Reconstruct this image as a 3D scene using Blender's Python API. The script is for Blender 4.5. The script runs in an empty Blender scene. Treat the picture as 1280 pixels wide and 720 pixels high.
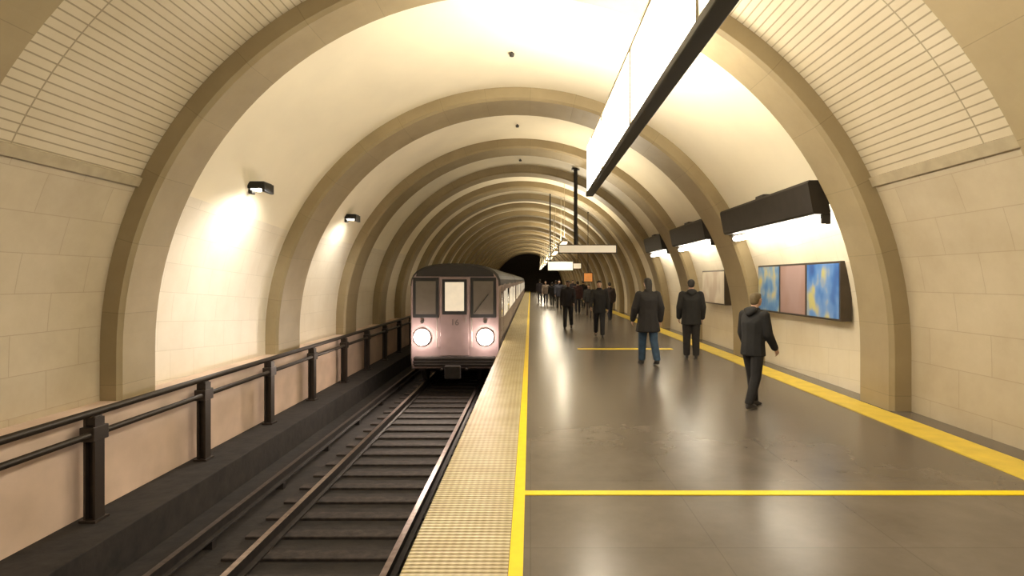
import bpy, bmesh, math, random
from mathutils import Vector, Matrix
random.seed(4)
S=bpy.context.scene
COL=S.collection
try:
    S.view_settings.view_transform='Standard'
except Exception: pass
K=.80
CAMZ=1.75; F=700.0
XC=-.33; R=5.13; R0=5.40; ZC=.77; ZB=3.06
Y0=-4.0; Y1=88.0
def dzy(y): return 0.0 if y<8.2 else -.25*min(1,(y-8.2)/3.9)
def vtop(x,y): return ZC+dzy(y)+math.sqrt(R0**2-(x-XC)**2)
# ------------------------------------------------------------ materials
def newmat(name):
    m=bpy.data.materials.new(name); m.use_nodes=True
    nt=m.node_tree; b=nt.nodes['Principled BSDF']
    return m,nt,b
def rgb(c): return (c[0],c[1],c[2],1)
def simple(name,c,rough=.6,metal=0,var=.12,scale=6,bump=0,emit=None,es=0,coat=0):
    m,nt,b=newmat(name)
    tc=nt.nodes.new('ShaderNodeTexCoord'); n=nt.nodes.new('ShaderNodeTexNoise')
    n.inputs['Scale'].default_value=scale; n.inputs['Detail'].default_value=4
    nt.links.new(tc.outputs['Object'],n.inputs['Vector'])
    r=nt.nodes.new('ShaderNodeValToRGB')
    r.color_ramp.elements[0].position=.3; r.color_ramp.elements[1].position=.7
    r.color_ramp.elements[0].color=rgb([x*(1-var) for x in c]); r.color_ramp.elements[1].color=rgb([min(1,x*(1+var)) for x in c])
    nt.links.new(n.outputs['Fac'],r.inputs['Fac']); nt.links.new(r.outputs['Color'],b.inputs['Base Color'])
    b.inputs['Roughness'].default_value=rough; b.inputs['Metallic'].default_value=metal
    b.inputs['Coat Weight'].default_value=coat
    if bump:
        bp=nt.nodes.new('ShaderNodeBump'); bp.inputs['Strength'].default_value=bump; bp.inputs['Distance'].default_value=.02
        nt.links.new(n.outputs['Fac'],bp.inputs['Height']); nt.links.new(bp.outputs['Normal'],b.inputs['Normal'])
    if emit: 
        b.inputs['Emission Color'].default_value=rgb(emit); b.inputs['Emission Strength'].default_value=es
    return m
def bricks(name,c1,c2,mortar,bw,rh,ms=.012,rough=.6,coord='UV',bump=.3,noise=.12,offset=.5,rot=0,nscale=1.2):
    m,nt,b=newmat(name)
    tc=nt.nodes.new('ShaderNodeTexCoord'); bt=nt.nodes.new('ShaderNodeTexBrick')
    mp=nt.nodes.new('ShaderNodeMapping'); mp.inputs['Rotation'].default_value=(0,0,rot)
    nt.links.new(tc.outputs[coord],mp.inputs['Vector']); nt.links.new(mp.outputs['Vector'],bt.inputs['Vector'])
    bt.offset=offset
    bt.inputs['Color1'].default_value=rgb(c1); bt.inputs['Color2'].default_value=rgb(c2); bt.inputs['Mortar'].default_value=rgb(mortar)
    bt.inputs['Scale'].default_value=1; bt.inputs['Mortar Size'].default_value=ms; bt.inputs['Mortar Smooth'].default_value=.2
    bt.inputs['Brick Width'].default_value=bw; bt.inputs['Row Height'].default_value=rh; bt.inputs['Bias'].default_value=0
    n=nt.nodes.new('ShaderNodeTexNoise'); n.inputs['Scale'].default_value=nscale; n.inputs['Detail'].default_value=8; n.inputs['Roughness'].default_value=.65
    nt.links.new(tc.outputs['Object'],n.inputs['Vector'])
    r=nt.nodes.new('ShaderNodeValToRGB'); r.color_ramp.elements[0].position=.3; r.color_ramp.elements[1].position=.7
    v=1-noise*2; r.color_ramp.elements[0].color=(v,v*.97,v*.92,1); r.color_ramp.elements[1].color=(1,1,1,1)
    nt.links.new(n.outputs['Fac'],r.inputs['Fac'])
    mx=nt.nodes.new('ShaderNodeMix'); mx.data_type='RGBA'; mx.blend_type='MULTIPLY'; mx.inputs['Factor'].default_value=1
    nt.links.new(bt.outputs['Color'],mx.inputs['A']); nt.links.new(r.outputs['Color'],mx.inputs['B'])
    nt.links.new(mx.outputs['Result'],b.inputs['Base Color'])
    b.inputs['Roughness'].default_value=rough
    if bump:
        bp=nt.nodes.new('ShaderNodeBump'); bp.inputs['Strength'].default_value=bump; bp.inputs['Distance'].default_value=.01; bp.invert=True
        nt.links.new(bt.outputs['Fac'],bp.inputs['Height']); nt.links.new(bp.outputs['Normal'],b.inputs['Normal'])
    return m
def emis(name,c,s):
    m,nt,b=newmat(name)
    b.inputs['Base Color'].default_value=rgb([.8*x for x in c]); b.inputs['Emission Color'].default_value=rgb(c); b.inputs['Emission Strength'].default_value=s
    return m
M={}
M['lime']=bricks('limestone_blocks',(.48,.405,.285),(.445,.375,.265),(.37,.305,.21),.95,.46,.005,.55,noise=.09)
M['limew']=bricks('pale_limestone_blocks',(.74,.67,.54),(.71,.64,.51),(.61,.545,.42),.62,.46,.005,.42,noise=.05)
M['course']=bricks('ribbed_tile_courses',(.53,.46,.33),(.51,.44,.315),(.29,.24,.155),2.6,.10,.009,.5,bump=.7,noise=.07,offset=0)
M['plaster']=simple('cream_plaster',(.80,.715,.54),.5,var=.05,scale=.9)
M['rib']=bricks('tan_rib_stone',(.32,.25,.14),(.295,.232,.128),(.24,.188,.10),2.0,.95,.005,.5,noise=.10,offset=0)
M['border']=simple('border_stone',(.34,.28,.18),.6)
M['plat']=bricks('polished_platform_tiles',(.135,.115,.095),(.128,.109,.09),(.106,.09,.074),1.22,1.22,.005,.26,coord='Object',bump=.0,noise=.16,nscale=1.3,offset=0)
M['platside']=simple('grimy_concrete_tunnel_dark',(.045,.036,.03),.85,var=.3,bump=.4)
M['yellow']=simple('yellow_paint',(.88,.64,.0),.45,var=.05,scale=9)
M['yellowd']=simple('worn_yellow_strip',(.60,.44,.05),.5,var=.12,scale=5)
M['orange']=simple('orange_notice',(.55,.20,.05),.5,emit=(.9,.35,.08),es=.35)
M['bed']=simple('dirty_track_bed',(.016,.012,.010),.9,var=.5,scale=5,bump=.6)
M['tie']=simple('weathered_timber',(.026,.018,.015),.85,var=.7,scale=8,bump=.5)
M['steel']=simple('worn_rail_steel',(.36,.29,.26),.30,metal=1,var=.25,scale=12)
M['steeld']=simple('dull_rail_steel',(.10,.08,.07),.45,metal=.9,var=.3,scale=12)
M['rust']=simple('rusty_dark_steel',(.020,.015,.013),.7,metal=.3,var=.4,scale=10)
M['railp']=simple('dark_brown_railing_paint',(.030,.021,.015),.45,metal=.2,var=.2)
M['pink']=simple('stained_pinkish_concrete',(.56,.42,.32),.8,var=.16,scale=1.3,bump=.15)
M['black']=simple('black_painted_metal',(.012,.011,.010),.4,metal=.3,var=.2)
M['brownmetal']=simple('dark_brown_housing_metal',(.022,.017,.012),.5,metal=.2,var=.2)
M['dgrey']=simple('dark_grey_metal',(.05,.045,.04),.45,metal=.5)
M['cream']=simple('cream_painted_metal',(.6,.52,.35),.5)
M['stain']=simple('stainless_steel',(.42,.34,.335),.36,metal=.6,var=.05,scale=3)
M['stainf']=simple('brushed_cab_front_steel',(.30,.225,.225),.38,metal=.3,var=.10,scale=3)
M['roof']=simple('dark_train_roof',(.02,.017,.016),.6,metal=.2)
M['glass']=simple('grey_window_glass',(.13,.115,.10),.06,var=.05,coat=1)
M['glasslit']=simple('warm_lit_window',(.35,.3,.22),.15,emit=(1,.85,.62),es=.6)
M['rubber']=simple('black_rubber',(.012,.012,.012),.7)
M['number']=simple('faded_number_paint',(.10,.08,.08),.6)
M['head']=emis('headlight_lens',(1,.86,.70),60)
M['panel']=emis('light_diffuser',(1,.91,.74),17*K)
M['tube']=emis('fluorescent_tube',(1,.92,.76),30*K)
M['tubefar']=emis('far_strip_diffuser',(1,.84,.6),2.0)
M['signw']=emis('backlit_sign_face',(1,.88,.68),.38)
M['frame']=simple('aluminium_frame',(.30,.28,.25),.4,metal=.6)
M['frameb']=simple('dark_bronze_frame',(.07,.055,.04),.4,metal=.5)
def tactile():
    m,nt,b=newmat('tactile_cream_paving')
    tc=nt.nodes.new('ShaderNodeTexCoord'); sp=nt.nodes.new('ShaderNodeSeparateXYZ'); nt.links.new(tc.outputs['Object'],sp.inputs[0])
    def s(sock,per):
        a=nt.nodes.new('ShaderNodeMath'); a.operation='MULTIPLY'; a.inputs[1].default_value=2*math.pi/per; nt.links.new(sock,a.inputs[0])
        c=nt.nodes.new('ShaderNodeMath'); c.operation='SINE'; nt.links.new(a.outputs[0],c.inputs[0]); return c.outputs[0]
    mu=nt.nodes.new('ShaderNodeMath'); mu.operation='MULTIPLY_ADD'; nt.links.new(s(sp.outputs[0],.055),mu.inputs[0]); mu.inputs[1].default_value=.4; nt.links.new(s(sp.outputs[1],.045),mu.inputs[2])
    r=nt.nodes.new('ShaderNodeValToRGB'); r.color_ramp.elements[0].position=.0; r.color_ramp.elements[1].position=.6
    r.color_ramp.elements[0].color=(.33,.27,.13,1); r.color_ramp.elements[1].color=(.57,.50,.29,1)
    nt.links.new(mu.outputs[0],r.inputs['Fac'])
    n=nt.nodes.new('ShaderNodeTexNoise'); n.inputs['Scale'].default_value=2.5; n.inputs['Detail'].default_value=6; nt.links.new(tc.outputs['Object'],n.inputs['Vector'])
    r2=nt.nodes.new('ShaderNodeValToRGB'); r2.color_ramp.elements[0].position=.3; r2.color_ramp.elements[1].position=.65; r2.color_ramp.elements[0].color=(.85,.8,.72,1)
    nt.links.new(n.outputs['Fac'],r2.inputs['Fac'])
    mx=nt.nodes.new('ShaderNodeMix'); mx.data_type='RGBA'; mx.blend_type='MULTIPLY'; mx.inputs['Factor'].default_value=1
    nt.links.new(r.outputs['Color'],mx.inputs['A']); nt.links.new(r2.outputs['Color'],mx.inputs['B']); nt.links.new(mx.outputs['Result'],b.inputs['Base Color'])
    bp=nt.nodes.new('ShaderNodeBump'); bp.inputs['Strength'].default_value=.6; bp.inputs['Distance'].default_value=.01
    nt.links.new(mu.outputs[0],bp.inputs['Height']); nt.links.new(bp.outputs['Normal'],b.inputs['Normal'])
    b.inputs['Roughness'].default_value=.5
    return m
M['tact']=tactile()
# ------------------------------------------------------------ helpers
def link(o,parent=None):
    COL.objects.link(o)
    if parent: o.parent=parent
    return o
def setp(o,label=None,cat=None,kind=None,group=None):
    if label:o['label']=label
    if cat:o['category']=cat
    if kind:o['kind']=kind
    if group:o['group']=group
    return o
def root(name,loc,label,cat,group=None,rotz=0):
    o=bpy.data.objects.new(name,None); o.empty_display_size=.2; o.location=loc; o.rotation_euler=(0,0,rotz)
    link(o); return setp(o,label,cat,None,group)
def fin(bm,name,mats,parent=None,loc=(0,0,0),smooth=False,**k):
    me=bpy.data.meshes.new(name); bm.normal_update(); bm.to_mesh(me); bm.free()
    if not isinstance(mats,(list,tuple)): mats=[mats]
    for m in mats: me.materials.append(m)
    if smooth:
        for p in me.polygons:p.use_smooth=True
    o=bpy.data.objects.new(name,me); o.location=loc; link(o,parent)
    return setp(o,**k)
def box(bm,x0,x1,y0,y1,z0,z1,bev=0,mi=0):
    r=bmesh.ops.create_cube(bm,size=1)
    vs=r['verts']
    for v in vs:
        v.co=Vector(((x0+x1)/2+v.co.x*(x1-x0),(y0+y1)/2+v.co.y*(y1-y0),(z0+z1)/2+v.co.z*(z1-z0)))
    fs=set(f for v in vs for f in v.link_faces)
    for f in fs:f.material_index=mi
    if bev:
        es=list(set(e for v in vs for e in v.link_edges))
        bmesh.ops.bevel(bm,geom=es,offset=bev,segments=2,affect='EDGES',profile=.5)
def cyl(bm,p,q,r,seg=14,r2=None,mi=0):
    p=Vector(p);q=Vector(q);d=q-p
    rt=d.to_track_quat('Z','Y').to_matrix().to_4x4()
    res=bmesh.ops.create_cone(bm,cap_ends=True,segments=seg,radius1=r,radius2=r if r2 is None else r2,depth=d.length,matrix=Matrix.Translation((p+q)/2)@rt)
    for f in set(f for v in res['verts'] for f in v.link_faces): f.material_index=mi
def B(): return bmesh.new()
def prism(bm,pts,y0,y1,mi=0,caps=True):
    a=[bm.verts.new((p[0],y0,p[1])) for p in pts]; b=[bm.verts.new((p[0],y1,p[1])) for p in pts]
    n=len(pts)
    for i in range(n):
        f=bm.faces.new((a[i],a[(i+1)%n],b[(i+1)%n],b[i])); f.material_index=mi
    if caps:
        bm.faces.new(a[::-1]).material_index=mi; bm.faces.new(b).material_index=mi
    bmesh.ops.recalc_face_normals(bm,faces=bm.faces)
# ------------------------------------------------------------ shell
thB=math.asin((ZB-ZC)/R0)
def sheet(name,pts,ys,matfn,mats,**k):
    bm=B(); uv=bm.loops.layers.uv.new('UVMap')
    s=[0]
    for i in range(1,len(pts)): s.append(s[-1]+math.dist(pts[i],pts[i-1]))
    grid=[[bm.verts.new((p[0],y,p[1]+(dzy(y) if p[1]>.5 else 0))) for p in pts] for y in ys]
    for j in range(len(ys)-1):
        for i in range(len(pts)-1):
            f=bm.faces.new((grid[j][i],grid[j][i+1],grid[j+1][i+1],grid[j+1][i])); f.smooth=True
            f.material_index=matfn((ys[j]+ys[j+1])/2)
            for l,(jj,ii) in zip(f.loops,((j,i),(j,i+1),(j+1,i+1),(j+1,i))): l[uv].uv=(ys[jj]+10,s[ii]+.02)
    return fin(bm,name,mats,kind='structure',**k)
ribs=[(.7,1.5),(4.2,5.0),(7.45,8.2),(12.1,13.3),(16.5,17.6),(20.3,21.2)]
y=23.6
while y<Y1-2: ribs.append((y,y+.9)); y+=3.3
ysb=[Y0,7.65,8.2,12.1]+[r[0]+.4 for r in ribs[3:]]+[Y1]
side=lambda sg,zb:[(XC+sg*R0,zb),(XC+sg*R0,ZC)]+[(XC+sg*R0*math.cos(thB*i/8),ZC+R0*math.sin(thB*i/8)) for i in range(1,9)]
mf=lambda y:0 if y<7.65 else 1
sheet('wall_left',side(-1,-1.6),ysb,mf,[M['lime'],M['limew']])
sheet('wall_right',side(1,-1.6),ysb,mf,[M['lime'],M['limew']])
arc=[(XC-R0*math.cos(a),ZC+R0*math.sin(a)) for a in [thB+(math.pi-2*thB)*i/56 for i in range(57)]]
sheet('ceiling',arc,ysb,mf,[M['course'],M['plaster']])
for i,(a,b) in enumerate(ribs):
    dz=dzy(b)
    P=[lambda r:(XC-r,-1.55),lambda r:(XC-r,-.3)]
    N=64
    for j in range(N+1):
        t=math.pi*j/N
        P.append(lambda r,t=t:(XC-r*math.cos(t),ZC+dz+r*math.sin(t)))
    P+= [lambda r:(XC+r,.3),lambda r:(XC+r,-.02)]
    sec=[(R0+.05,a),(R+.05,a),(R,a+.05),(R,b-.05),(R+.05,b),(R0+.05,b)]
    bm=B(); uv=bm.loops.layers.uv.new('UVMap')
    g=[];s=[0];prev=None
    for p in P:
        g.append([bm.verts.new((p(r)[0],yy,p(r)[1])) for r,yy in sec])
        c=p(R)
        if prev: s.append(s[-1]+math.dist(prev,c))
        prev=c
    su=[0,.3,.37,.37+b-a,.44+b-a,.8+b-a]
    for j in range(len(g)-1):
        for q in range(5):
            f=bm.faces.new((g[j][q],g[j][q+1],g[j+1][q+1],g[j+1][q])); f.smooth=False
            for l,(jj,qq) in zip(f.loops,((j,q),(j,q+1),(j+1,q+1),(j+1,q))): l[uv].uv=(su[qq]+.1,s[jj])
    fin(bm,'trim_%d'%(i+1),M['rib'],kind='structure')
for sg,nm in ((-1,'trim_50'),(1,'trim_51')):
    bm=B()
    pts=[]
    for rr,da in ((R0-.04,-.012),(R0-.04,.012),(R0+.02,.012),(R0+.02,-.012)):
        t=thB+da*1.0
        pts.append((XC+sg*rr*math.cos(t),ZC+rr*math.sin(t)))
    prism(bm,pts,5.0,7.45); fin(bm,nm,M['border'],kind='structure')
bm=B(); box(bm,XC-R0-.1,XC+R0+.1,Y1,Y1+.2,-1.6,6.5); fin(bm,'wall_far',M['platside'],kind='structure')  # dark colour stands in for the unlit tunnel opening
bm=B(); box(bm,XC-R0-.1,XC+R0+.1,Y0-.2,Y0,-1.6,6.5); fin(bm,'wall_back',M['lime'],kind='structure')
# platform
EX=-.77
bm=B(); box(bm,EX,XC+R0,Y0,Y1,-.22,0); box(bm,-.45,XC+R0,Y0,Y1,-1.6,-.22,mi=1)
for f in bm.faces:
    if f.normal.x<-.5 or f.calc_center_median().x<EX+.01: f.material_index=1
fin(bm,'floor',[M['plat'],M['platside']],kind='structure')
bm=B(); box(bm,EX,-.135,Y0,Y1,0,.012)
fin(bm,'tactile_paving_strip',M['tact'],label='cream bumpy tactile warning strip along the platform edge',cat='tactile paving')
def line(x0,x1,y0,y1,label,mat='yellow',z=.006):
    bm=B(); box(bm,x0,x1,y0,y1,0,z); return fin(bm,'painted_floor_line',M[mat],label=label,cat='floor marking')
line(-.132,-.045,Y0,Y1,'bright yellow line painted beside the tactile strip')
line(-.045,4.32,4.55,4.64,'bright yellow line painted across the platform floor')
line(1.2,3.6,14.1,14.32,'faded yellow line painted across the platform floor')
bm=B(); box(bm,4.32,4.74,Y0,Y1,0,.012); fin(bm,'yellow_edge_strip',M['yellowd'],label='worn yellow warning strip along the foot of the stone wall',cat='tactile paving')
# track
ZR=-1.35
bm=B(); box(bm,-4.75,-.45,Y0,Y1,-1.7,-1.6)
fin(bm,'track_bed',M['bed'],label='dark grimy track bed below the platform',cat='track bed',kind='structure')
bm=B(); box(bm,-5.76,-5.43,Y0,Y1,-1.6,.14,.01)
fin(bm,'wall_trackside',M['pink'],kind='structure')
bm=B(); box(bm,-5.43,-4.70,Y0,Y1,-1.6,-1.12,.01); fin(bm,'trim_60',M['bed'],kind='structure')
TX=-2.14
def railbm(h=.17,w=.075):
    return [(-w,0),(w,0),(w,.02),(.012,.035),(.012,h-.045),(.036,h-.035),(.036,h),(-.036,h),(-.036,h-.035),(-.012,h-.045),(-.012,.035),(-w,.02)]
def railmesh(bm,pts,dz=0):
    prism(bm,[(x,z+dz) for x,z in pts],Y0,Y1)
    h=max(p[1] for p in pts)+dz
    for f in bm.faces: f.material_index=0 if f.calc_center_median().z>h-.002 else 1
RX=(-3.22,-1.55)
for x in RX:
    bm=B(); railmesh(bm,railbm())
    fin(bm,'running_rail',[M['steel'],M['rust']],loc=(x,0,ZR-.17),label='worn steel running rail on timber ties',cat='rail',group='running rails')
tm=None
for i in range(60):
    yy=2.2+i*.56
    if yy>30: break
    if tm is None:
        bm=B(); box(bm,-1.5,1.15,-.11,.11,-.09,0,.012)
        o=fin(bm,'railway_tie',M['tie'],loc=(TX,yy,ZR-.17),label='weathered dark timber tie under the rails',cat='railway tie',group='track ties'); tm=o
    else:
        o=tm.copy(); o.location=(TX,yy,ZR-.17); link(o)
bm=B(); box(bm,TX-1.5,TX+1.3,Y0,Y1,-1.62,ZR-.205); fin(bm,'trim_61',M['bed'],kind='structure')
tr=root('third_rail',(-4.02,0,-1.6),'dull steel third rail with dark brackets beside the track','third rail')
bm=B(); railmesh(bm,railbm(.16,.06),.10); fin(bm,'conductor_rail',[M['steeld'],M['rust']],tr)
for i in range(14):
    bm=B(); box(bm,-.07,.07,-.05,.05,0,.10)
    fin(bm,'bracket',M['rust'],tr,loc=(0,3+i*2.0,0))
# railing
gr=root('guard_railing',(-5.22,0,-1.12),'dark brown metal railing with posts along the tunnel wall','railing')
def rrail(z,r,dx=0):
    bm=B(); cyl(bm,(dx,Y0,z),(dx,46,z),r,14); return bm
fin(rrail(1.28,.045,-.02),'top_rail',M['railp'],gr,smooth=True)
fin(rrail(1.04,.038,.03),'lower_rail',M['railp'],gr,smooth=True)
pm=None
for yy in (2.3,4.5,6.7,8.95,11.2,13.4,15.7,17.9,20.1,22.3,24.5,26.7,28.9,31.1,33.3):
    if pm is None:
        bm=B(); box(bm,-.07,-.045,-.075,.075,0,1.23); box(bm,.045,.07,-.075,.075,0,1.23); box(bm,-.05,.05,-.02,.02,0,1.23)
        box(bm,-.1,.1,-.11,.11,0,.03); box(bm,-.085,.09,-.12,.12,.96,1.13,.01); box(bm,-.08,.06,-.06,.06,1.13,1.25,.01)
        pm=fin(bm,'post',M['railp'],gr,loc=(0,yy,0))
    else:
        o=pm.copy(); o.location=(0,yy,0); link(o,gr)
# ------------------------------------------------------------ train
def profile(hw=1.29,zb=.55,zt=3.58,n=16,ins=0):
    pts=[(-hw+ins+.04,zb),(-hw+ins,zb+.3),(-hw+ins,2.95)]
    for i in range(1,n):
        t=math.pi*i/n
        x=-math.cos(t); 
        sx=math.copysign(abs(x)**.72,x)
        pts.append(((hw-ins)*sx, 2.95+(zt-2.95-ins)*math.sin(t)**.8))
    pts+=[(hw-ins,2.95),(hw-ins,zb+.3),(hw-ins-.04,zb)]
    return pts
def rotface(bm,x0,x1,z0,z1,y,d,bev=.03,mi=0):
    box(bm,x0,x1,y-d,y,z0,z1,bev,mi)
CL=15.4
def car(y,front,label):
    t=root('subway_car' ,(TX,y,ZR),label,'subway train',group='cars of the arriving train')
    bm=B(); P=profile()
    prism(bm,P,.14,CL)
    Pi=[(x*.96,(z-2)*.965+2) for x,z in P]
    a=[bm.verts.new((p[0],.14,p[1])) for p in P]; b=[bm.verts.new((p[0],0.0,p[1])) for p in Pi]
    for i in range(len(P)):
        bm.faces.new((a[i],a[(i+1)%len(P)],b[(i+1)%len(P)],b[i]))
    bm.faces.new(b)
    bmesh.ops.recalc_face_normals(bm,faces=bm.faces)
    for f in bm.faces:
        c=f.calc_center_median()
        if c.y<.01: f.material_index=2
        elif f.normal.z>.02 and c.z>2.9: f.material_index=1
    fin(bm,'car_body',[M['stain'],M['roof'],M['stainf']],t)
    def sidepart(nm,y0,y1,z0,z1,mat,th,sgs=(1,-1)):
        for sg in sgs:
            bm=B(); box(bm,min(sg*1.285,sg*(1.285+th)),max(sg*1.285,sg*(1.285+th)),y0,y1,z0,z1,.004)
            fin(bm,nm,mat,t)
    for dy in (1.9,6.6,11.3):
        sidepart('side_door',dy,dy+1.3,1.1,2.98,M['stain'],.012)
        sidepart('door_window',dy+.12,dy+.58,1.95,2.75,M['glasslit'],.02)
        sidepart('door_window',dy+.72,dy+1.18,1.95,2.75,M['glasslit'],.02)
    for wy in (3.6,5.0,8.3,9.7,13.0,14.1):
        sidepart('side_window',wy,wy+(1.2 if wy<13 else .9),1.95,2.8,M['glasslit'] if wy not in(5.0,) else M['glass'],.014)
    sidepart('cab_window',.5,1.1,2.0,2.75,M['glass'],.014)
    for fz in (1.25,1.45,1.62):
        sidepart('side_fluting',.3,1.85,fz,fz+.03,M['stain'],.018,(1,))
    for by in (2.4,12.8):
        bm=B(); box(bm,-1.0,1.0,by-1.2,by+1.2,.32,.58,.02); box(bm,-1.27,-1.18,by-1.1,by+1.1,.3,.5,.02); box(bm,.75,.9,by-1.1,by+1.1,.3,.5,.02)
        for wy in (-.95,.95):
            for sx in (RX[0]-TX,RX[1]-TX): cyl(bm,(sx-.06,by+wy,.42),(sx+.06,by+wy,.42),.42,24)
            cyl(bm,(RX[0]-TX,by+wy,.42),(RX[1]-TX,by+wy,.42),.07)
        fin(bm,'bogie',M['rust'],t)
    bm=B(); box(bm,-.9,.9,4.2,11.0,.3,.65,.03); fin(bm,'underframe_equipment',M['rust'],t)
    if not front: return t
    zc=3.20; top=[p for p in Pi if p[1]>zc]
    x_l=min(p[0] for p in top); x_r=max(p[0] for p in top)
    bm=B(); prism(bm,[(x_l-.02,zc)]+top+[(x_r+.02,zc)],-.02,.0); fin(bm,'roof_visor',M['roof'],t)
    for nm,x0,x1,z0,z1 in (('cab_window',-1.15,-.50,2.08,3.12),('cab_window',.48,1.13,2.08,3.12)):
        bm=B(); rotface(bm,x0-.04,x1+.04,z0-.05,z1+.05,.0,.025,.015)
        fin(bm,'window_frame',M['rubber'],t)
        bm=B(); rotface(bm,x0+.04,x1-.04,z0+.05,z1-.05,-.023,.012,.008)
        fin(bm,nm,M['glass'],t)
    bm=B(); rotface(bm,-.42,.40,.95,3.19,.0,.03,.015); dd=fin(bm,'cab_door',M['stainf'],t)
    bm=B(); rotface(bm,-.36,.34,2.12,3.12,-.028,.012,.01); fin(bm,'window_frame',M['rubber'],dd)
    bm=B(); rotface(bm,-.28,.26,2.22,3.04,-.038,.012,.006); fin(bm,'door_window',M['glasslit'],dd)
    bm=B(); cyl(bm,(.31,-.06,1.9),(.31,-.06,2.05),.012); cyl(bm,(.31,-.02,1.975),(.31,-.06,1.975),.01); fin(bm,'door_handle',M['frame'],dd)
    for sx in (-.93,.86):
        hl=B(); cyl(hl,(sx,-.04,1.48),(sx,0.02,1.48),.24,32,r2=.24); o=fin(hl,'headlight',M['stainf'],t,label='lit round headlight')
        hl=B(); cyl(hl,(sx,-.065,1.48),(sx,-.035,1.48),.225,32); fin(hl,'lens',M['head'],o)
        tl=B(); cyl(tl,(sx,-.04,1.92),(sx,0.02,1.92),.05,16); fin(tl,'marker_lamp',M['dgrey'],t)
    bm=B(); rotface(bm,-1.15,1.15,.66,.94,.02,.16,.03)
    for zz in (.72,.80,.88): rotface(bm,-1.17,1.17,zz-.012,zz+.012,-.12,.03,.004)
    fin(bm,'anticlimber',M['rust'],t)
    bm=B(); box(bm,-.12,.12,-.45,.3,.45,.68,.03); box(bm,-.22,.22,-.55,-.38,.38,.74,.03); cyl(bm,(-.35,-.3,.6),(-.35,.2,.6),.03); cyl(bm,(.35,-.3,.6),(.35,.2,.6),.03)
    fin(bm,'coupler',M['rust'],t)
    for sx in (-.5,.48):
        bm=B(); cyl(bm,(sx,-.06,1.2),(sx,-.06,2.0),.014); cyl(bm,(sx,0,1.2),(sx,-.06,1.2),.012); cyl(bm,(sx,0,2.0),(sx,-.06,2.0),.012)
        fin(bm,'grab_rail',M['frame'],t)
    bm=B(); cyl(bm,(.55,-.045,2.16),(.95,-.045,2.7),.01); fin(bm,'windscreen_wiper',M['rubber'],t)
    cu=bpy.data.curves.new('car_number','FONT'); cu.body='16'; cu.size=.24; cu.extrude=.004; cu.align_x='CENTER'
    cu.materials.append(M['number'])
    o=bpy.data.objects.new('tmpnum',cu); COL.objects.link(o)
    dg=bpy.context.evaluated_depsgraph_get(); dg.update()
    me=bpy.data.meshes.new_from_object(o.evaluated_get(dg)); bpy.data.objects.remove(o)
    o=bpy.data.objects.new('car_number',me); o.location=(0,-.036,1.82); o.rotation_euler=(math.pi/2,0,0); link(o,dd)
    return t
FT=car(15.9,True,'silver subway car with lit headlights arriving beside the platform')
for i in range(3): car(15.9+(i+1)*(CL+.5),False,'silver subway car coupled behind the leading car')
for sx in (-.93,.86):
    l=bpy.data.lights.new('headlight_beam','SPOT'); l.energy=300; l.spot_size=1.4; l.spot_blend=.9; l.color=(1,.80,.66); l.shadow_soft_size=.12
    o=bpy.data.objects.new('headlight_beam',l); o.location=(TX+sx,15.75,ZR+1.48)
    o.rotation_euler=Vector((0,-1,-.25)).to_track_quat('-Z','Y').to_euler(); link(o)
    l=bpy.data.lights.new('cab_glow_fill','POINT'); l.energy=48; l.color=(1,.80,.70); l.shadow_soft_size=.05  # added lamp ahead of the cab, imitates headlight bloom on its front
    o=bpy.data.objects.new('cab_glow_fill',l); o.location=(TX+sx,15.60,ZR+1.48); link(o)
# ------------------------------------------------------------ hanging luminaire
hl=root('hanging_light_fixture',(1.04,0,3.25),'long glowing linear light fixture with black channel hung from vault','light fixture')
bm=B(); box(bm,-.075,.05,-3.5,9.75,-.05,.02,.01); fin(bm,'channel',M['black'],hl)
pan=[(-3.4,-1.25),(-1.15,1.0),(1.1,3.2),(3.28,5.4),(5.48,7.6),(7.68,9.7)]
for i,(a,b) in enumerate(pan):
    bm=B(); box(bm,-.06,.06,a+.03,b-.03,.03,.76-.03*(i%2),.01); fin(bm,'diffuser_panel',M['panel'],hl)
    bm=B(); box(bm,-.075,.07,a-.06,a+.0,.0,.77,.005); fin(bm,'panel_divider',M['cream'],hl)
bm=B(); box(bm,-.072,-.062,-3.4,9.7,.74,.775); fin(bm,'top_rim',M['cream'],hl)
for yy in (-1.2,1.05,3.24):
    bm=B(); zt=vtop(1.04,yy)-3.25
    cyl(bm,(0,yy,.7),(0,yy,zt),.010,10); fin(bm,'hanger_rod',M['cream'],hl)
for i,yy in enumerate((23.5,31,38.5,46,53.5,61,68.5,76)):
    g=root('hanging_strip_light',(1.35,yy,3.2),'glowing strip light hanging over the platform','light fixture','distant strip lights')
    bm=B(); box(bm,-.12,.12,-1.6,1.6,.06,.14,.01); fin(bm,'housing',M['cream'],g)
    bm=B(); box(bm,-.10,.10,-1.55,1.55,-.02,.06,.01); fin(bm,'diffuser',M['tubefar'],g)
    for q in (-1.2,1.2):
        bm=B(); cyl(bm,(0,q,.14),(0,q,vtop(1.35,yy)-3.2),.010,8); fin(bm,'hanger_rod',M['cream'],g)
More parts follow.
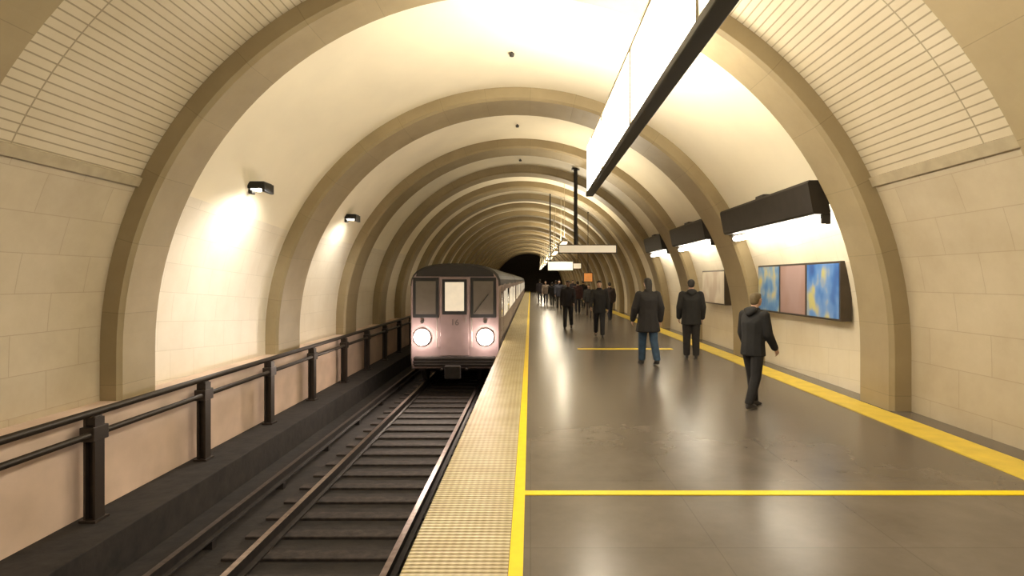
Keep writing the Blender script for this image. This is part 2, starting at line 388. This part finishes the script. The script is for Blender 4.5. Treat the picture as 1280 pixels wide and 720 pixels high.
def hsign(x0,x1,y,z0,z1,lab,pole=(0,),face='signw',pr=.04):
    cx=(x0+x1)/2; r=root('hanging_sign',(cx,y,z0),lab,'sign'); w=(x1-x0)/2
    bm=B(); box(bm,-w,w,-.08,.08,0,z1-z0,.01); fin(bm,'sign_case',M['dgrey'],r)
    bm=B(); box(bm,-w+.03,w-.03,-.09,-.08,.03,z1-z0-.03); fin(bm,'sign_face',M[face],r)
    for p in pole:
        bm=B(); zt=vtop(cx+p,y)-z0
        cyl(bm,(p,0,z1-z0-.01),(p,0,zt),pr,12); cyl(bm,(p,0,zt-.06),(p,0,zt),pr*2.2,14); fin(bm,'hanger_pole',M['black'],r)
hsign(.95,2.95,19.2,2.66,2.96,'white backlit sign hanging from a thick black pole',(-.40,),pr=.065)
hsign(.75,1.9,24.8,2.15,2.58,'white backlit sign panel hanging from a dark pole',(-.45,),pr=.03)
hsign(1.2,3.0,33,2.4,2.75,'pale backlit sign hanging over the platform',(-.7,.7),pr=.02)
hsign(2.5,2.95,26.5,1.65,2.1,'small orange notice hanging over the platform',(0,),'orange',.015)
for i,(yy) in enumerate((10.0,14.9)):
    z=3.4; xw=XC-math.sqrt((R0)**2-(z-ZC-dzy(yy))**2)
    f=root('wall_floodlight',(xw,yy,z),'small black wall-washing lamp on the vault wall','wall lamp','wall floodlights')
    bm=B(); box(bm,.0,.30,-.16,.16,-.04,.09,.02); box(bm,.26,.32,-.18,.18,-.10,.07,.01); fin(bm,'lamp_housing',M['black'],f)
    bm=B(); box(bm,-.03,.04,-.06,.06,-.12,.12,.01); fin(bm,'mounting_bracket',M['black'],f)
    bm=B(); box(bm,.05,.25,-.13,.13,-.052,-.04); fin(bm,'lamp_lens',M['tube'],f)
    l=bpy.data.lights.new('floodlight','SPOT'); l.energy=(360,220)[i]*K; l.spot_size=2.5; l.spot_blend=1; l.color=(1,.97,.93); l.shadow_soft_size=.15
    o=bpy.data.objects.new('floodlight_light',l); o.location=(xw+.52,yy,z-.14); o.rotation_euler=Vector((-.5,0,-1)).to_track_quat('-Z','Y').to_euler(); link(o)
for i,(a,b) in enumerate(((8.24,12.06),(13.35,16.45),(17.7,20.2))):
    w=root('wall_light_housing',(4.08,(a+b)/2,2.72),'long dark wall housing with fluorescent tube underneath','light fixture','housings on the platform wall')
    L=(b-a)/2
    bm=B(); prism(bm,[(.08,.03),(.11,0),(.32,0),(.34,.04),(.22,.50),(.02,.50),(.0,.46)],-L,L); 
    fin(bm,'housing',M['brownmetal'],w)
    for q in (-L*.8,L*.8):
        bm=B(); box(bm,.2,.6,q-.03,q+.03,.2,.26); fin(bm,'mounting_bracket',M['black'],w)
    bm=B(); cyl(bm,(.30,-L+.1,-.09),(.30,L-.1,-.09),.055,12); fin(bm,'fluorescent_tube',M['tube'],w)
    for q in (-L+.07,L-.07):
        bm=B(); box(bm,.24,.36,q-.03,q+.03,-.14,.02); fin(bm,'tube_socket',M['dgrey'],w)
    bm=B(); box(bm,.05,.2,-.2,.15,.49,.56,.02); fin(bm,'bracket_box',M['dgrey'],w)
def poster_mat(name,cols,sc,seed,es=.35):
    m,nt,b=newmat(name)
    tc=nt.nodes.new('ShaderNodeTexCoord'); mp=nt.nodes.new('ShaderNodeMapping'); mp.inputs['Location'].default_value=(seed,seed*2,seed); mp.inputs['Scale'].default_value=(1,1,.7)
    n=nt.nodes.new('ShaderNodeTexNoise'); n.inputs['Scale'].default_value=sc; n.inputs['Detail'].default_value=2
    nt.links.new(tc.outputs['Object'],mp.inputs['Vector']); nt.links.new(mp.outputs['Vector'],n.inputs['Vector'])
    r=nt.nodes.new('ShaderNodeValToRGB'); cr=r.color_ramp
    cr.elements[0].position=.3; cr.elements[0].color=rgb(cols[0]); cr.elements[1].position=.66; cr.elements[1].color=rgb(cols[-1])
    for i,c in enumerate(cols[1:-1]):
        e=cr.elements.new(.34+.3*(i+1)/(len(cols)-1)); e.color=rgb(c)
    nt.links.new(n.outputs['Fac'],r.inputs['Fac']); nt.links.new(r.outputs['Color'],b.inputs['Base Color']); nt.links.new(r.outputs['Color'],b.inputs['Emission Color'])
    b.inputs['Emission Strength'].default_value=es; b.inputs['Roughness'].default_value=.2
    return m
PM=[poster_mat('blue_poster',[(.04,.09,.24),(.05,.13,.34),(.08,.18,.40),(.12,.22,.42),(.40,.36,.14)],2.6,1.3,.2),
    poster_mat('mauve_brown_poster',[(.22,.13,.11),(.28,.18,.15),(.32,.22,.20)],1.2,4,.1),
    poster_mat('blue_yellow_poster',[(.06,.14,.30),(.10,.20,.34),(.22,.28,.30),(.46,.36,.12)],3.0,3.7,.2),
    poster_mat('pale_poster',[(.56,.48,.37),(.60,.53,.42),(.45,.37,.29)],1.6,9,.0)]
def poster(y0,y1,z0,z1,pm,lab,x=4.84):
    r=root('poster_panel',(x,(y0+y1)/2,z0),lab,'poster'); h=z1-z0; L=(y1-y0)/2
    bm=B(); box(bm,-.0,.18,-L,L,0,h,.004); fin(bm,'poster_frame',M['frameb'],r)
    bm=B(); box(bm,-.008,0,-L+.035,L-.035,.035,h-.035); fin(bm,'poster_sheet',pm,r)
poster(8.74,9.82,1.10,2.05,PM[0],'framed blue poster with yellow shapes on the stone wall')
poster(9.825,10.86,1.10,2.05,PM[1],'framed brownish mauve poster on the stone wall')
poster(10.865,11.9,1.10,2.05,PM[2],'framed light blue and yellow poster on the stone wall')
poster(13.9,15.7,1.12,2.0,PM[3],'framed pale cream poster on the stone wall',4.82)
for x,yy in ((-.35,10.5),(-.35,15.0),(-.35,19.3)):
    zt=vtop(x,yy)
    r=root('ceiling_fitting',(x,yy,zt-.08),'small dark round fitting on the plaster vault','ceiling fitting','ceiling fittings')
    bm=B(); cyl(bm,(0,0,0),(0,0,.05),.04,18,r2=.05); fin(bm,'fitting_body',M['dgrey'],r)
    bm=B(); cyl(bm,(0,0,.05),(0,0,.12),.02,8); fin(bm,'stem',M['dgrey'],r)
# ------------------------------------------------------------ people
def ell(bm,c,r,sub=2):
    res=bmesh.ops.create_icosphere(bm,subdivisions=sub,radius=1)
    for v in res['verts']: v.co=Vector((c[0]+v.co.x*r[0],c[1]+v.co.y*r[1],c[2]+v.co.z*r[2]))
    return res['verts']
def hull(bm,items,sub=2):
    tmp=bmesh.new()
    for c,r in items:
        if not isinstance(r,(tuple,list)): r=(r,r,r)
        ell(tmp,c,r,sub)
    ret=bmesh.ops.convex_hull(tmp,input=tmp.verts)
    bmesh.ops.delete(tmp,geom=[g for g in ret['geom_interior'] if isinstance(g,bmesh.types.BMVert)],context='VERTS')
    me=bpy.data.meshes.new('t'); tmp.to_mesh(me); tmp.free(); bm.from_mesh(me); bpy.data.meshes.remove(me)
def remesh(bm,name,mat,parent,vox,sm=3,**k):
    me=bpy.data.meshes.new(name); bm.to_mesh(me); bm.free()
    o=bpy.data.objects.new('tmp',me); COL.objects.link(o)
    m=o.modifiers.new('r','REMESH'); m.mode='VOXEL'; m.voxel_size=vox
    s=o.modifiers.new('s','SMOOTH'); s.iterations=sm; s.factor=.5
    dg=bpy.context.evaluated_depsgraph_get(); dg.update()
    nm=bpy.data.meshes.new_from_object(o.evaluated_get(dg)); nm.name=name
    bpy.data.objects.remove(o)
    for p in nm.polygons:p.use_smooth=True
    nm.materials.clear(); nm.materials.append(mat)
    ob=bpy.data.objects.new(name,nm); link(ob,parent); return setp(ob,**k)
MC={}
def cloth(c,rough=.85):
    k=(tuple(c),rough)
    if k not in MC: MC[k]=simple('cloth',c,rough,var=.25,scale=14,bump=.15)
    return MC[k]
skin=simple('skin',(.46,.28,.19),.5,var=.05,scale=20)
skind=simple('skin_brown',(.20,.11,.07),.5,var=.05,scale=20)
eyem=simple('eye_dark',(.02,.015,.012),.2)
def person(x,y,H,head,label,thigh=(0.,0.),knee=(.05,.05),arm=(0.,0.),elbow=(.2,.2),lean=0.,jc=(.012,.011,.011),tc=(.012,.012,.014),
           hair=(.02,.014,.01),hem=.47,vox=.009,bulk=1.0,sk=skin,hairlong=False,armout=.06,sc=(.012,.011,.01),group=None,legw=1.0,flare=0.,hood=False):
    hipz=.52*H
    def rotx(v,a): return Vector((v[0],v[1]*math.cos(a)+v[2]*math.sin(a),v[2]*math.cos(a)-v[1]*math.sin(a)))
    legs=[]
    for s,(t,k) in zip((-1,1),zip(thigh,knee)):
        hp=Vector((s*.052*H,0,hipz))
        kn=hp+.245*H*Vector((s*.01,math.sin(t),-math.cos(t)))
        an=kn+.240*H*Vector((0,math.sin(t-k),-math.cos(t-k)))
        legs.append((hp,kn,an,t-k))
    zmin=min(l[2].z for l in legs)-.038*H
    dz=Vector((0,0,-zmin))
    legs=[(a+dz,b+dz,c+dz,d) for a,b,c,d in legs]
    P=Vector((0,0,hipz))+dz
    up=lambda vx,vy,vz:P+rotx(Vector((vx*H,vy*H,vz*H)),lean)
    arms=[]
    for s,(a,e) in zip((-1,1),zip(arm,elbow)):
        sh=up(s*.108,0,.292)
        el=sh+.168*H*Vector((s*(armout+.10),math.sin(a),-math.cos(a))).normalized()
        wr=el+.145*H*Vector((s*armout*.2,math.sin(a+e),-math.cos(a+e))).normalized()
        arms.append((s,sh,el,wr,a+e))
    R_=root('person',(x,y,0),label,'person',group,rotz=head)
    hc=up(0,.018,.415)
    bm=B()
    hull(bm,[(up(0,0,.0),(.085*H,.058*H,.055*H)),(up(0,.0,.10),(.072*H,.048*H,.04*H))])
    hull(bm,[(up(0,.0,.10),(.072*H,.048*H,.04*H)),(up(0,.0,.22),(.088*H,.058*H,.06*H))])
    hull(bm,[(up(0,.0,.22),(.088*H,.058*H,.06*H)),(up(-.085,0,.285),.032*H),(up(.085,0,.285),.032*H),(up(0,-.003,.31),.03*H)])
    hull(bm,[(up(0,-.003,.29),.034*H),(up(0,.006,.375),.031*H)])
    hull(bm,[(hc+Vector((0,-.008*H,.012*H)),(.043*H,.050*H,.050*H)),(hc+Vector((0,.026*H,-.028*H)),(.024*H,.020*H,.028*H)),(hc+Vector((0,.02*H,.0)),(.036*H,.032*H,.04*H))])
    hull(bm,[(hc+Vector((0,.050*H,.008*H)),.004*H),(hc+Vector((0,.062*H,-.010*H)),.0055*H),(hc+Vector((0,.048*H,-.013*H)),.008*H)],1)
    for s in (-1,1): hull(bm,[(hc+Vector((s*.044*H,0,.006*H)),(.004*H,.009*H,.012*H)),(hc+Vector((s*.043*H,.002*H,-.008*H)),(.004*H,.006*H,.006*H))],1)
    hull(bm,[(hc+Vector((-.011*H,.045*H,-.028*H)),.0045*H),(hc+Vector((.011*H,.045*H,-.028*H)),.0045*H)],1)
    hull(bm,[(hc+Vector((-.02*H,.045*H,.016*H)),.004*H),(hc+Vector((.02*H,.045*H,.016*H)),.004*H)],1)
    for hp,kn,an,a in legs:
        hull(bm,[(hp,.046*H),(kn,.031*H)]); hull(bm,[(kn,.031*H),(kn.lerp(an,.35)+Vector((0,-.006*H,0)),.031*H)]); hull(bm,[(kn.lerp(an,.35)+Vector((0,-.006*H,0)),.031*H),(an,.02*H)])
        hull(bm,[(an+Vector((0,-.02*H,-.012*H)),.018*H),(an+Vector((0,.075*H,-.026*H)),.010*H)])
    for s,sh,el,wr,a in arms:
        hull(bm,[(sh,.029*H),(el,.021*H)]); hull(bm,[(el,.021*H),(wr,.015*H)])
        fd=Vector((0,math.sin(a),-math.cos(a)))
        sd=Vector((0,math.cos(a),math.sin(a)))
        inn=Vector((-s,0,0))
        pc=wr+fd*.05*H
        hull(bm,[(wr,.012*H),(pc+sd*.016*H,.0085*H),(pc-sd*.016*H,.0085*H)],1)
        for q,(o_,L_) in enumerate(((.019,.040),(.0065,.045),(-.0065,.042),(-.019,.033))):
            b0=pc+sd*o_*H; b1=b0+(fd*.9+inn*.25+sd*o_*6).normalized()*L_*.55*H; b2=b1+(fd*.6+inn*.8).normalized()*L_*.5*H
            hull(bm,[(b0,.0050*H),(b1,.0046*H)],1); hull(bm,[(b1,.0046*H),(b2,.004*H)],1)
        t0=wr+fd*.018*H+sd*.012*H; t1=t0+(sd*.8+fd*.6+inn*.3).normalized()*.03*H; t2=t1+(fd*.9+inn*.3).normalized()*.022*H
        hull(bm,[(t0,.0065*H),(t1,.0055*H)],1); hull(bm,[(t1,.0055*H),(t2,.0045*H)],1)
    remesh(bm,'body',sk,R_,vox*.7)
    for s in (-1,1):
        bm=B(); ell(bm,hc+Vector((s*.0165*H,.0475*H,.0075*H)),(.0055*H,.004*H,.0035*H),2); fin(bm,'eye',eyem,R_,smooth=True)
    bm=B()
    hull(bm,[(hc+Vector((0,-.014*H,.020*H)),(.0475*H,.050*H,.050*H)),(hc+Vector((0,.022*H,.048*H)),(.032*H,.022*H,.018*H)),(hc+Vector((0,-.030*H,-.012*H)),(.040*H,.032*H,.032*H))])
    if hairlong: hull(bm,[(hc+Vector((0,-.035*H,.0)),(.045*H,.03*H,.03*H)),(hc+Vector((0,-.045*H,-.085*H)),(.04*H,.018*H,.02*H))])
    remesh(bm,'hair',cloth(hair,.7),R_,vox)
    b_=bulk; bm=B(); j=.014*H*b_
    hemz=hem*H-(hipz)
    hull(bm,[(P+Vector((0,0,hemz+.01*H)),((.088+.01*b_+flare)*H+j*.6,(.062+flare*.6)*H+j,.010*H)),(up(0,0,.03),(.086*H+j,.060*H+j,.02*H))])
    hull(bm,[(up(0,0,.03),(.086*H+j,.060*H+j,.02*H)),(up(0,.0,.13),(.082*H+j,.056*H+j,.04*H))])
    hull(bm,[(up(0,.0,.12),(.082*H+j,.056*H+j,.04*H)),(up(0,.0,.22),(.090*H+j,.062*H+j,.055*H)),(up(-.080,0,.268),.036*H+j*.5),(up(.080,0,.268),.036*H+j*.5),(up(0,-.004,.312),.034*H)])
    hull(bm,[(up(0,-.004,.31),(.050*H,.046*H,.016*H)),(up(0,.003,.345),(.046*H,.044*H,.014*H))])
    for s,sh,el,wr,a in arms:
        hull(bm,[(sh+Vector((0,0,-.008*H)),.034*H+j*.5),(el,.028*H+j*.55)]); hull(bm,[(el,.028*H+j*.55),(el.lerp(wr,.97),.023*H+j*.35)])
    remesh(bm,'jacket',cloth(jc),R_,vox,sm=7)
    if hood:
        bm=B(); hull(bm,[(up(-.035,-.055,.325),(.03*H,.022*H,.024*H)),(up(.035,-.055,.325),(.03*H,.022*H,.024*H)),(up(0,-.068,.295),(.03*H,.022*H,.024*H)),(up(0,-.03,.345),(.05*H,.024*H,.018*H))]); remesh(bm,'hood',cloth(jc),R_,vox)
    bm=B()
    hull(bm,[(up(0,0,.06),(.082*H,.058*H,.02*H)),(P+Vector((0,0,-.02*H)),(.088*H,.064*H,.04*H))])
    for hp,kn,an,a in legs:
        hull(bm,[(hp,.054*H*legw),(kn,.040*H*legw)]); hull(bm,[(kn,.040*H*legw),(an+Vector((0,0,.01*H)),(.034*H*legw,.036*H*legw,.012*H))])
    remesh(bm,'trousers',cloth(tc),R_,vox)
    for hp,kn,an,a in legs:
        bm=B(); fl=max(0,-a)*.55 if an.z>.05*H else 0
        pts=[((0,-.026,-.022),.016),((0,.03,-.026),.014),((.0,.078,-.028),(.020,.018,.010)),((0,-.012,.008),.022),((0,-.02,-.03),.012)]
        its=[]
        for (px,py_,pz),r in pts:
            v=Vector((px*H,py_*H,pz*H)); v=Vector((v.x,v.y*math.cos(fl)+v.z*math.sin(fl),v.z*math.cos(fl)-v.y*math.sin(fl)))
            its.append((an+v,tuple(q*H for q in r) if isinstance(r,tuple) else r*H))
        hull(bm,its)
        for v in bm.verts: v.co.z=max(v.co.z,.0)
        fin(bm,'shoe',cloth(sc,.5),R_,smooth=True)
    return R_
def px(u,v):
    d=CAMZ*F/(v-350); return (u-663)/F*d,d
rad=math.radians
X,Y=px(941,509)
person(X,Y,1.58,rad(-62),'person in black hooded jacket and dark trousers walking beside the posters',thigh=(.20,-.10),knee=(.08,.26),arm=(.0,.10),elbow=(.4,.5),lean=.06,hair=(.10,.07,.03),hem=.45,vox=.008,bulk=1.8,armout=.04,sc=(.05,.045,.045),legw=1.12,jc=(.007,.0065,.007),tc=(.010,.009,.010),hood=True)
X,Y=px(864,448)
person(X,Y,1.76,rad(-8),'person in dark coat and dark trousers standing with back turned',thigh=(.03,-.03),knee=(.03,.06),arm=(.05,.0),elbow=(.35,.35),hair=(.012,.009,.007),hem=.42,vox=.009,bulk=2.3,jc=(.008,.007,.006),tc=(.011,.009,.008),armout=.10,legw=1.25,hood=True)
X,Y=px(810,455)
person(X,Y,1.79,rad(12),'person in long dark jacket and blue jeans walking away',thigh=(.16,-.16),knee=(.1,.22),arm=(.1,-.1),elbow=(.3,.3),hair=(.012,.009,.007),hem=.37,vox=.009,bulk=2.3,jc=(.009,.007,.007),tc=(.02,.045,.085),armout=.18,hairlong=True,legw=1.2,flare=.02)
X,Y=px(749,421)
person(X,Y,1.74,rad(175),'person in black coat and trousers walking along the platform',thigh=(.22,-.2),knee=(.1,.3),arm=(-.2,.25),elbow=(.3,.4),hem=.42,vox=.012,bulk=2.0,armout=.14,hair=(.02,.015,.012),legw=1.2)
X,Y=px(710,411)
person(X,Y,1.74,rad(170),'person in dark jacket walking along near the yellow line',thigh=(-.2,.22),knee=(.3,.1),arm=(.2,-.2),elbow=(.5,.3),hem=.46,vox=.012,bulk=1.8,jc=(.014,.011,.013),sk=skind,hair=(.012,.01,.01),legw=1.15)
far=[(762,400,1.65,10,(.03,.02,.02),(.02,.02,.03)),(736,397,1.55,170,(.02,.02,.02),(.1,.08,.07)),(722,392,1.7,0,(.05,.02,.02),(.02,.02,.03)),
(699,388,1.76,180,(.02,.02,.03),(.02,.02,.02)),(690,383,1.6,5,(.015,.015,.02),(.02,.02,.02)),(682,381,1.68,176,(.12,.09,.07),(.02,.02,.03)),(675,379,1.78,0,(.02,.015,.02),(.03,.03,.03)),(708,381,1.65,185,(.02,.02,.02),(.02,.02,.02)),
(729,385,1.72,4,(.015,.012,.012),(.02,.02,.02)),(716,380,1.75,178,(.02,.015,.02),(.02,.02,.02)),(695,378,1.7,3,(.015,.012,.015),(.02,.02,.02))]
for i,(u,v,h,a,jc,tc) in enumerate(far):
    X,Y=px(u,v)
    sw=.2 if i%2 else -.18
    person(X,Y,h,rad(a),('person in dark coat walking along the crowded platform' if jc[0]<.1 else 'person in light brown coat walking along the platform'),thigh=(sw,-sw),knee=(.1 if sw>0 else .25,.25 if sw>0 else .1),arm=(-sw,sw),elbow=(.3,.3),jc=jc,tc=tc,vox=.018,bulk=1.8,hem=.45)
# ------------------------------------------------------------ lamps at the fixtures, plus one added uplight without a fixture
def area(name,loc,sx,sy,e,c,dirv):
    l=bpy.data.lights.new(name,'AREA'); l.shape='RECTANGLE'; l.size=sx; l.size_y=sy; l.energy=e*K; l.color=c
    o=bpy.data.objects.new(name,l); o.location=loc; o.rotation_euler=Vector(dirv).to_track_quat('-Z','Y').to_euler(); link(o)
W=(1,.88,.67)
area('fixture_downlight',(1.04,5.5,3.17),.12,8,190,W,(0,0.001,-1))
area('fixture_uplight',(1.0,8.7,4.06),.12,1.9,400,(1,.92,.76),(0,0.15,1))
for i,yy in enumerate((16.0,23.5,31,38.5,46,53.5,61,68.5,76)):
    if yy>20:
        area('strip_downlight',(1.35,yy,3.15),.2,3,130,W,(0,.001,-1))
    area('vault_uplight',(1.35,yy,3.45),.2,3,125 if yy<20 else 210,W,(0,.001,1))  # nearest one is an added lamp, no strip light hangs there
for i,(a,b) in enumerate(((8.3,12.0),(13.4,16.4),(17.7,20.2))):
    area('tube_downlight',(4.40,(a+b)/2,2.55),.06,b-a-.3,18,(1,.86,.62),(.1,.001,-1))
w=bpy.data.worlds.new('w'); S.world=w; w.use_nodes=True
w.node_tree.nodes['Background'].inputs[0].default_value=(.9,.7,.45,1); w.node_tree.nodes['Background'].inputs[1].default_value=.05
# ------------------------------------------------------------ camera
cam=bpy.data.cameras.new('camera'); cam.sensor_width=36; cam.lens=36*F/1280; cam.clip_start=.05; cam.clip_end=200
cam.shift_x=-23/1280; cam.shift_y=-10/1280
co=bpy.data.objects.new('camera',cam); co.location=(0,0,CAMZ); co.rotation_euler=(math.pi/2,0,0); link(co)
S.camera=co
